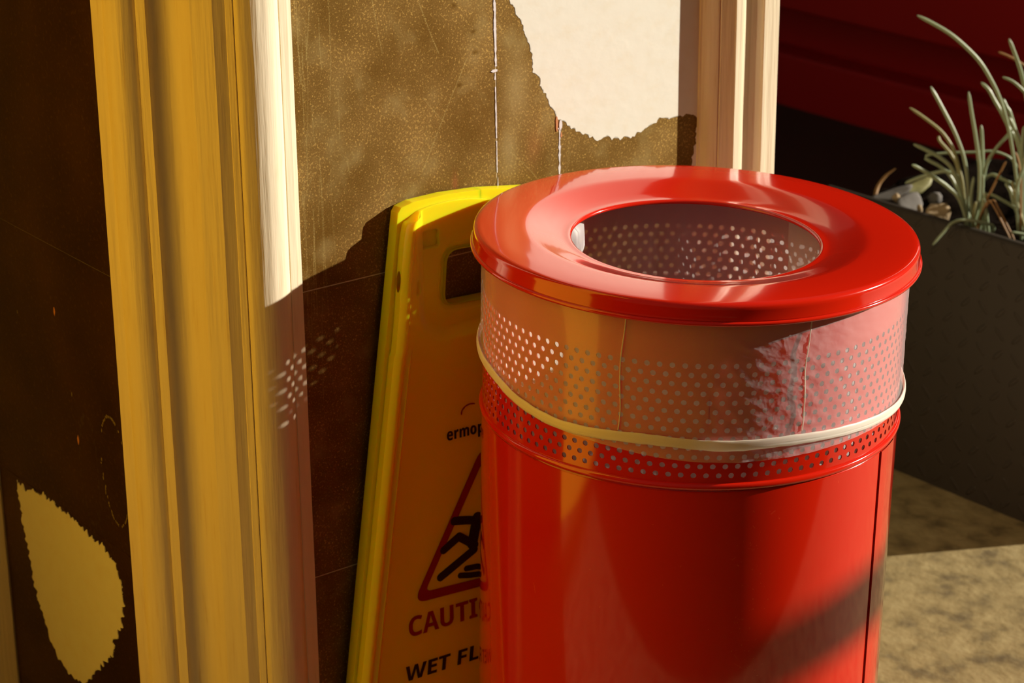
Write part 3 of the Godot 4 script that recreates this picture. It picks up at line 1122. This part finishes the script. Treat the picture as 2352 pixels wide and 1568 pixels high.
func build_sign() -> void:
	var lean := deg_to_rad(0.4)
	var up := Vector3.UP * cos(lean) - OUT * sin(lean)
	var nrm := OUT * cos(lean) + Vector3.UP * sin(lean)
	var o := ALONG * 1.10 + OUT * (K + 0.031) + Vector3(0, EYE - 0.69, 0)
	var root := Node3D.new()
	root.name = "wet_floor_sign"
	add_child(root)
	root.transform = Transform3D(Basis(ALONG, up, nrm), o)
	tag(root, "yellow plastic wet floor caution sign leaning behind the red bin", "floor sign")
	# local x along the wall, y up the sign, z out of its face; outline left/right by height
	obj("front_leaf", sign_leaf(), mats.sign_yellow, root)
	var st := begin()
	var back := PackedVector2Array([Vector2(0.0945, 0.0335), Vector2(0.0985, 0.0385), Vector2(0.1120, 0.0415), Vector2(0.1500, 0.0420), Vector2(0.195, 0.039), Vector2(0.285, 0.026), Vector2(0.2925, 0.018), Vector2(0.352, -0.655), Vector2(-0.0095, -0.655)])
	var hole := handle_outline()
	var ring := back.duplicate()
	# cut the handle opening out of the rear leaf as well
	var cut := Geometry2D.clip_polygons(back, PackedVector2Array([Vector2(0.195, -0.02), Vector2(0.1951, -0.02), Vector2(0.1951, 0.2), Vector2(0.195, 0.2)]))
	if cut.size() == 1: ring = cut[0]
	cut = Geometry2D.clip_polygons(ring, hole)
	if cut.size() == 1: ring = cut[0]
	plate(st, ring, -0.0147, 0.0125)
	obj("rear_leaf", done(st), mats.sign_yellow, root)
	# print
	var tri_pts := PackedVector2Array()
	for q in [[97.0, -377.5], [180.0, -241.0], [269.0, -391.0], [97.0, -377.5], [105.0, -366.0]]:
		tri_pts.append(Vector2(q[0], q[1]) * 0.001)
	st = begin()
	var loop := rounded([Vector2(0.0905, -0.3845), Vector2(0.1835, -0.2300), Vector2(0.2760, -0.3985)], 0.011)
	var inner := rounded([Vector2(0.1062, -0.3752), Vector2(0.1828, -0.2495), Vector2(0.2610, -0.3880)], 0.005)
	band(st, loop, inner, -0.0038)
	obj("warning_triangle", done(st), mats.print_red, root)
	st = begin()
	for s in [
		[[145, -306], [160, -309.5], [176, -314]], [[175, -311], [168, -338]], [[131, -335], [151, -325.5], [171, -341]], [[126.4, -364.8], [170, -346]],
		[[151.5, -370.5], [164, -374], [180, -377]], [[159.5, -364.9], [173, -366.5], [182, -370]],
	]:
		var p := PackedVector2Array()
		for q in s: p.append(Vector2(q[0], q[1]) * 0.001)
		var wide := 0.0062 if s[0][1] < -360 and s[0][0] > 140 else 0.0092
		if s.size() == 2 and s[0][0] == 175: wide = 0.013
		plate(st, stroke_outline(p, wide), -0.0034 + 0.00002 * s[0][0] * 0.01, 0.0006)
	obj("falling_figure", done(st), mats.print_black, root)
	lettering(root, "ermop", Vector3(0.1388, -0.2145, -0.0038), 0.0122, 0.0372, mats.print_black, 0.0, 4)
	lettering(root, "CAUTION", Vector3(0.0846, -0.4215, -0.0038), 0.0222, 0.0880, mats.print_red, 0.0, 5)
	lettering(root, "WET FLOOR", Vector3(0.0785, -0.4712, -0.0038), 0.0165, 0.0950, mats.print_black, 0.12, 6)
	st = begin()
	var arc := PackedVector2Array()
	for k in 9:
		var a := deg_to_rad(lerpf(185.0, 60.0, k / 8.0))
		arc.append(Vector2(0.1685 + 0.0112 * cos(a), -0.1895 + 0.0082 * sin(a)))
	plate(st, stroke_outline(arc, 0.0011), -0.0034, 0.0006)
	obj("logo_arc", done(st), mats.print_red, root)


func lettering(parent: Node3D, text: String, where: Vector3, tall: float, wide: float, m: Material, slant: float, first: int) -> void:
	var font := SystemFont.new()
	font.font_names = PackedStringArray(["Droid Sans"])
	font.font_weight = 700
	var tm := TextMesh.new()
	tm.font = font
	tm.font_size = 64
	tm.pixel_size = 0.01
	tm.depth = 0.01
	tm.horizontal_alignment = HORIZONTAL_ALIGNMENT_LEFT
	tm.text = text.substr(0, first)
	var part := tm.get_aabb()
	tm.text = text
	var cap := TextMesh.new()
	cap.font = font
	cap.font_size = 64
	cap.pixel_size = 0.01
	cap.text = "x" if text == text.to_lower() else "H"
	var ch := cap.get_aabb().size.y
	var whole := tm.get_aabb()
	var k := wide / part.size.x
	var kh := tall / ch if text != text.to_lower() else tall * 0.78 / ch
	var st := SurfaceTool.new()
	st.begin(Mesh.PRIMITIVE_TRIANGLES)
	var low := cap.get_aabb().position.y
	st.append_from(tm, 0, Transform3D(Basis(Vector3(k, -k * 0.040, 0), Vector3(slant * kh, kh, 0), Vector3(0, 0, 0.06)), Vector3(-whole.position.x * k, -low * kh, 0)))
	var o := obj("lettering", st.commit(), m, parent)
	o.position = where
	o.set_meta("label", ("black" if m == mats.print_black else "red") + " printed lettering")


func rounded(p: Array, r: float) -> PackedVector2Array:
	var out := PackedVector2Array()
	for i in p.size():
		var a: Vector2 = p[(i + p.size() - 1) % p.size()]
		var b: Vector2 = p[i]
		var c: Vector2 = p[(i + 1) % p.size()]
		var d1 := (a - b).normalized()
		var d2 := (c - b).normalized()
		for k in 9:
			var t := k / 8.0
			var q1 := b + d1 * r * 1.6 * (1 - t)
			var q2 := b + d2 * r * 1.6 * t
			out.append(q1.lerp(q2, t))
	return out


func band(st: SurfaceTool, a: PackedVector2Array, b: PackedVector2Array, z: float) -> void:
	st.set_smooth_group(-1)
	for i in a.size():
		var j := (i + 1) % a.size()
		quad(st, Vector3(a[i].x, a[i].y, z + 0.0003), Vector3(a[j].x, a[j].y, z + 0.0003), Vector3(b[j].x, b[j].y, z + 0.0003), Vector3(b[i].x, b[i].y, z + 0.0003))


func handle_outline() -> PackedVector2Array:
	return rounded([Vector2(0.1490, -0.0150), Vector2(0.1440, -0.0715), Vector2(0.2460, -0.0765), Vector2(0.2500, -0.0200)], 0.0085)


func sdf_poly(p: Vector2, poly: PackedVector2Array) -> float:
	var best := 1e9
	for i in poly.size():
		var q := Geometry2D.get_closest_point_to_segment(p, poly[i], poly[(i + 1) % poly.size()])
		best = minf(best, (p - q).length())
	return -best if Geometry2D.is_point_in_polygon(p, poly) else best


func sdf_box(p: Vector2, c: Vector2, h: Vector2, r: float) -> float:
	var q := (p - c).abs() - h + Vector2(r, r)
	return Vector2(maxf(q.x, 0), maxf(q.y, 0)).length() + minf(maxf(q.x, q.y), 0.0) - r


# the front leaf: a moulded face with rounded rim, recessed panel, handle opening and side flanges
func sign_leaf() -> ArrayMesh:
	var nx := 190
	var ny := 520
	var hole := handle_outline()
	var st := begin()
	var pos := []
	var keep := []
	for j in ny + 1:
		var t := float(j) / ny
		var row := PackedVector3Array()
		var kr := PackedByteArray()
		for i in nx + 1:
			var s := float(i) / nx
			# finer towards the left edge
			s = s * 0.55 + 0.45 * s * s
			var yb := lerpf(0.034, -0.655, pow(t, 1.25))
			var left := 0.0925 + 0.155 * (yb - 0.030) + (0.009 if yb > -0.105 else 0.009 - 0.0015 * smoothstep(-0.105, -0.112, yb))
			var right := 0.297 - 0.085 * (yb - 0.030)
			var x := lerpf(left, right, s)
			# arched, slightly rolled top
			var top := 0.0352 - 0.00026 * pow((x - 0.150) * 100.0, 2) - (0.0042 * smoothstep(0.016, 0.0, x - left))
			var y := yb
			if t < 0.25: y = lerpf(top, y, smoothstep(0.0, 0.25, t))
			var p := Vector2(x, y)
			var e := minf(x - left, right - x)
			var z := 0.0
			# rounded rim, then the face a little behind it
			z -= 0.006 * pow(1.0 - clampf(e / 0.006, 0, 1), 2)
			z -= 0.004 * smoothstep(0.008, 0.013, e)
			# upper part round the handle lies deeper, with a soft bowl below the opening
			var hd := sdf_box(p, Vector2(0.195, -0.022), Vector2(0.085, 0.082), 0.034)
			z -= 0.0072 * smoothstep(0.004, -0.012, hd) * smoothstep(0.010, 0.016, e)
			z -= 0.0022 * smoothstep(-0.094, -0.112, y - (x - 0.09) * -0.06) * smoothstep(0.004, 0.010, e) * 0.0
			# raised rib inside the lower rim
			z += 0.0036 * exp(-pow((e - 0.0165) / 0.0024, 2)) * smoothstep(-0.100, -0.118, y)
			# lip round the handle opening
			var sd := sdf_poly(p, hole) if p.x > 0.125 and p.x < 0.27 and p.y > -0.095 and p.y < 0.005 else 1.0
			z -= 0.0045 * smoothstep(0.009, 0.0, sd)
			# small window and slot
			z -= 0.0060 * smoothstep(0.0004, -0.0004, sdf_box(p, Vector2(0.1300, 0.0012), Vector2(0.0094, 0.0086), 0.0012))
			z -= 0.0050 * smoothstep(0.0004, -0.0004, sdf_box(p - Vector2((p.y + 0.045) * 0.12, 0), Vector2(0.1092, -0.0447), Vector2(0.0019, 0.0072), 0.0017))
			if absf(sd) < 0.0010:
				var g := Vector2(sdf_poly(p + Vector2(0.0002, 0), hole) - sd, sdf_poly(p + Vector2(0, 0.0002), hole) - sd)
				if g.length() > 1e-7:
					p -= g.normalized() * sd
					sd = 0.0
			row.append(Vector3(p.x, p.y, z))
			kr.append(0 if sd < -0.00001 else 1)
		pos.append(row)
		keep.append(kr)
	st.set_smooth_group(1)
	for j in ny:
		for i in nx:
			if keep[j][i] and keep[j][i + 1] and keep[j + 1][i] and keep[j + 1][i + 1]:
				var a: Vector3 = pos[j][i]; var b: Vector3 = pos[j][i + 1]; var c: Vector3 = pos[j + 1][i + 1]; var d: Vector3 = pos[j + 1][i]
				tri(st, a, b, c)
				tri(st, a, c, d)
	# flanges down both sides and over the top, with an oval hole in the left one
	st.set_smooth_group(2)
	for side in [0, nx]:
		for j in ny:
			var a: Vector3 = pos[j][side]
			var b: Vector3 = pos[j + 1][side]
			var y := (a.y + b.y) * 0.5
			var zs := [a.z, -0.0145]
			var oval := absf(y + 0.0346) / 0.0105
			if side == 0 and oval < 1.0:
				var half := 0.0036 * sqrt(1.0 - oval * oval)
				zs = [a.z, -0.0105 + half, -0.0105 - half, -0.0145]
			for k in range(0, zs.size(), 2):
				var p := [Vector3(a.x, a.y, zs[k]), Vector3(b.x, b.y, zs[k]), Vector3(b.x, b.y, zs[k + 1]), Vector3(a.x, a.y, zs[k + 1])]
				if side: p.reverse()
				quad(st, p[0], p[1], p[2], p[3])
	st.set_smooth_group(3)
	for i in nx:
		var a: Vector3 = pos[0][i]
		var b: Vector3 = pos[0][i + 1]
		quad(st, a, Vector3(a.x, a.y, -0.0145), Vector3(b.x, b.y, -0.0145), b)
	# wall of the handle opening
	st.set_smooth_group(4)
	for i in hole.size():
		var a := hole[i]
		var b := hole[(i + 1) % hole.size()]
		quad(st, Vector3(a.x, a.y, -0.010), Vector3(b.x, b.y, -0.010), Vector3(b.x, b.y, -0.0255), Vector3(a.x, a.y, -0.0255))
	return done(st)


# ------------------------------------------------------------------ planter

func build_planter() -> void:
	# box planter whose visible side runs along OUT and faces left; corner line measured at the floor
	var base := Vector3(0.569, 0, -3.084)
	var along := Vector3(0.6250, 0, 0.7806).normalized()
	var face := Vector3(-along.z, 0, along.x)
	var root := Node3D.new()
	root.name = "planter_box"
	add_child(root)
	root.transform = Transform3D(Basis(along, Vector3.UP, face), base)
	tag(root, "dark tread-plate planter box in shade at the right, filled with soil and spiky grass", "planter")
	var st := begin()
	planter_side(st)
	obj("side_panel", done(st), mats.planter_dark, root)
	st = begin()
	chamfer_box(st, Vector3(-0.17, 0.0, -0.50), Vector3(0.313, 0.34, -0.012), 0.006)
	obj("body", done(st), mats.planter_dark, root)
	# soil
	st = begin()
	var n := FastNoiseLite.new()
	n.seed = 33
	n.frequency = 9.0
	n.fractal_octaves = 4
	var rows := []
	for i in 61:
		var p := PackedVector3Array()
		for k in 41:
			var x := lerpf(-0.155, 0.298, i / 60.0)
			var z := lerpf(-0.49, -0.004, k / 40.0)
			var q := base + along * x + face * z
			var edge := minf(minf(x + 0.155, 0.298 - x), minf(z + 0.49, -z - 0.004))
			q.y = 0.378 + 0.014 * n.get_noise_2d(x, z) + 0.012 * smoothstep(0.05, 0.25, edge)
			p.append(q)
		rows.append(p)
	sheet(st, rows, [], true)
	var soil := obj("soil", done(st), mats.soil)
	tag(soil, "dark crumbly soil heaped in the tread-plate planter", "soil", "", "stuff")


func planter_side(st: SurfaceTool) -> void:
	var h := 0.397
	var rows := []
	var uvs := []
	for i in 2:
		var x := [-0.17, 0.313][i] as float
		var p := PackedVector3Array()
		var w := PackedVector2Array()
		for q in [[-0.018, h - 0.03], [-0.018, h], [-0.012, h + 0.003], [-0.003, h + 0.002], [0.0, h - 0.004], [0.0, 0.0]]:
			p.append(Vector3(x, q[1], q[0]))
			w.append(Vector2(x / 0.062, q[1] / 0.062))
		rows.append(p)
		uvs.append(w)
	sheet(st, rows, uvs, true)

	# dry leaves, chips and a stone lying on the soil
	litter("dry_leaf", "tan wedge-shaped dry leaf at the foot of the spiky grass", "leaf", Vector3(0.609, 0.392, -3.088), Vector3(0.034, 0.010, 0.036), 0.35, -50.0, mats.chip)
	litter("dry_leaf", "broad grey dead leaf lying on the soil left of the grass", "leaf", Vector3(0.580, 0.390, -3.150), Vector3(0.046, 0.008, 0.040), 0.9, -32.0, mats.pebble)
	litter("dry_leaf", "long grey dead leaf strip beside the bin lid", "leaf", Vector3(0.562, 0.392, -3.195), Vector3(0.062, 0.008, 0.020), 0.35, -24.0, mats.pebble)
	litter("dry_leaf", "grey-green fallen leaf behind the broad grey one", "leaf", Vector3(0.600, 0.393, -3.226), Vector3(0.058, 0.008, 0.022), 0.5, -26.0, mats.leaf_olive)
	litter("stone", "small tan stone chip between the grey leaves and the bin", "stone", Vector3(0.560, 0.398, -3.160), Vector3(0.012, 0.014, 0.012), 0.2, 0.0, mats.chip)
	litter("stone", "tiny upright tan chip left of the wedge-shaped leaf", "stone", Vector3(0.588, 0.392, -3.124), Vector3(0.008, 0.016, 0.008), 0.6, 0.0, mats.chip)
	litter("stone", "grey pebble on the soil beneath the left grass blades", "stone", Vector3(0.622, 0.388, -3.190), Vector3(0.024, 0.018, 0.022), 1.2, 0.0, mats.pebble)
	st = begin()
	tube(st, curve_points([Vector3(0.535, 0.383, -3.200), Vector3(0.541, 0.398, -3.215), Vector3(0.553, 0.413, -3.222), Vector3(0.568, 0.424, -3.224)], 8), PackedFloat32Array([0.002, 0.0026, 0.0034, 0.003, 0.0024, 0.0026, 0.0018, 0.0014, 0.0008]))
	var tw := obj("twig", done(st), mats.leaf_dry)
	tag(tw, "thin bent brown twig sticking up beside the lid of the red bin", "twig")
	clump(Vector3(0.6532, 0.38, -3.0695), NEAR_BLADES, "spiky grey-green grass tuft nearest the bin, with a blade drooping over the planter edge")
	clump(Vector3(0.722, 0.38, -3.0453), FAR_BLADES, "taller grass tuft at the right edge with one long arching blade")


func litter(called: String, label: String, cat: String, where: Vector3, size: Vector3, turn: float, tip: float, m: Material) -> void:
	var st := begin()
	var n := FastNoiseLite.new()
	n.seed = int(where.z * -1000.0)
	n.frequency = 0.9
	var rows := []
	for i in 9:
		var a := PI * i / 8.0
		var p := PackedVector3Array()
		for k in 15:
			var f := TAU * (k % 14) / 14.0
			var q := Vector3(sin(a) * cos(f), cos(a), sin(a) * sin(f))
			q *= 1.0 + 0.3 * n.get_noise_3dv(q * 1.7)
			if called == "dry_leaf":
				q.x *= 1.0 - 0.45 * q.z
				q.y += 0.9 * q.x * q.x - 0.3 * q.z
			p.append(q * size * 0.5)
		rows.append(p)
	sheet(st, rows, [], false)
	var o := obj(called, done(st), m)
	o.transform = Transform3D(Basis.from_euler(Vector3(deg_to_rad(-tip), turn, 0.25)), where)
	tag(o, label, cat)


func clump(where: Vector3, blades: Array, label: String) -> void:
	var root := Node3D.new()
	root.name = "grass_tuft"
	add_child(root, true)
	root.position = where
	tag(root, label, "grass")
	for b in blades:
		var ctrl := []
		for i in range(1, b.size(), 3):
			ctrl.append(Vector3(b[i], b[i + 1], b[i + 2]) * 0.001)
		# root each blade in the soil
		var foot: Vector3 = ctrl[0]
		if foot.y > 0.012: ctrl.push_front(Vector3(foot.x * 0.5, 0.0, foot.z * 0.4))
		else: ctrl.push_front(Vector3(foot.x * 0.8, -0.012, foot.z * 0.8))
		var n := 30
		var pts := curve_points(ctrl, n)
		var rad := PackedFloat32Array()
		var w := 0.0027 if b[0] == "g" else 0.0023 if b[0] == "o" else 0.0017
		for i in n + 1:
			var t := float(i) / n
			rad.append(w * (0.75 + 0.35 * sin(t * 2.6)) * sqrt(clampf((1.005 - t) * 16.0, 0.02, 1.0)))
		var st := begin()
		tube(st, pts, rad, 7, 0.7)
		obj("blade", done(st), {"g": mats.leaf, "o": mats.leaf_olive, "d": mats.leaf_dry}[b[0]], root)


const NEAR_BLADES := [
	["g", -10, 11, 10, -10, 56, 7, -17, 100, 4, -31, 137, 1, -51, 174, -2, -69, 205, -5],
	["o", -9, 6, 0, -15, 59, -4, -21, 84, -8, -30, 111, -13, -46, 135, -17, -68, 153, -21, -93, 170, -25],
	["g", -1, 7, 15, 4, 39, 14, 3, 87, 13, 0, 108, 13, -6, 140, 12, -13, 171, 11, -19, 201, 10],
	["g", 7, 3, -10, 10, 50, -12, 12, 91, -14, 11, 110, -16, 10, 125, -18, 8, 145, -20],
	["g", -9, 7, 15, -23, 59, 17, -37, 93, 19, -55, 110, 21, -74, 121, 23, -94, 131, 25],
	["g", -9, 5, 25, -26, 51, 31, -45, 72, 37, -63, 86, 43, -83, 100, 49, -100, 110, 55],
	["g", 21, -4, 30, 22, 14, 38, 7, 22, 45, -19, 29, 53, -39, 28, 60, -54, 15, 67, -69, 0, 75],
	["o", -7, 9, -20, -20, 79, -23, -30, 100, -26, -38, 110, -29, -47, 120, -32, -48, 126, -35],
	["g", 6, -4, 5, 8, 30, 4, 11, 64, 3, 14, 93, 2, 25, 115, 2, 36, 129, 1, 50, 146, 0],
	["d", 5, 2, 20, 11, 42, 24, 20, 68, 27, 29, 93, 31, 34, 108, 35],
	["g", 8, 1, -5, 9, 59, -3, 22, 78, -1, 37, 73, 1, 52, 66, 3, 73, 56, 5],
	["g", 7, 6, 20, 9, 41, 22, 16, 57, 24, 40, 46, 26, 61, 35, 28, 61, 52, 30],
	["g", 0, 1, -25, -15, 58, -29, -33, 74, -33, -54, 70, -37, -72, 63, -41, -90, 54, -45],
	["g", 4, 3, -30, -30, 70, -34, -65, 94, -37, -37, 99, -41, 4, 99, -44, 33, 99, -48, 58, 89, -51, 73, 71, -55],
	["d", 6, 31, 30, 13, 52, 38, 21, 43, 45, 29, 28, 53, 43, 1, 60],
	["d", 8, 31, 28, 19, 52, 35, 27, 41, 43, 37, 23, 50, 50, -2, 58],
	["g", 14, -3, 22, 11, 19, 23, 11, 42, 24, 10, 61, 25],
	["g", 18, -1, 26, 15, 18, 28, 11, 38, 30, 6, 54, 32],
	["g", 9, -4, 10, 7, 25, 11, 9, 51, 11, 8, 83, 12],
	["g", -2, -3, 12, -2, 19, 11, -6, 48, 11, -4, 79, 10],
	["o", 1, -5, 18, -3, 21, 19, -1, 46, 20],
	["g", -3, -5, -5, -10, 20, -7, -14, 52, -8, -24, 77, -10],
]
const FAR_BLADES := [
	["g", -4, 10, 0, -19, 93, 2, -34, 156, 4, -49, 197, 7, -64, 225, 9, -81, 250, 11, -103, 272, 13, -125, 290, 16, -150, 305, 18, -171, 316, 20],
	["g", 14, 6, -10, 1, 146, -10, -9, 196, -10, -18, 228, -10, -27, 251, -10, -38, 276, -10],
	["d", 27, 16, -20, 11, 186, -22, -3, 226, -24, -19, 240, -26, -34, 248, -28, -47, 253, -30],
	["g", 15, 14, 5, 13, 151, 8, -2, 189, 11, -19, 209, 14, -35, 223, 17, -50, 230, 20],
	["g", 5, 2, -25, -8, 110, -26, -27, 148, -27, -37, 167, -27, -48, 185, -28, -57, 200, -29, -68, 210, -30],
	["g", 9, 2, -35, -4, 101, -36, -21, 159, -38, -28, 172, -39, -34, 184, -40],
	["g", -4, 10, 10, -7, 95, 10, -15, 127, 10, -25, 152, 10, -35, 171, 10],
	["g", -7, 8, 15, -12, 102, 13, -14, 133, 12, -13, 158, 10],
	["d", -10, 16, 20, -15, 80, 22, -20, 110, 23, -26, 125, 25],
	["g", 26, 6, 40, 7, 8, 45, -12, 14, 50, -31, 19, 55],
	["g", -13, 13, 20, -20, 68, 23, -14, 106, 27, -10, 138, 30],
	["g", -3, 8, 5, -17, 42, 2, -22, 60, -2, -30, 72, -5],
	["o", -5, 16, 20, -16, 47, 18, -22, 66, 17, -25, 81, 15],
]
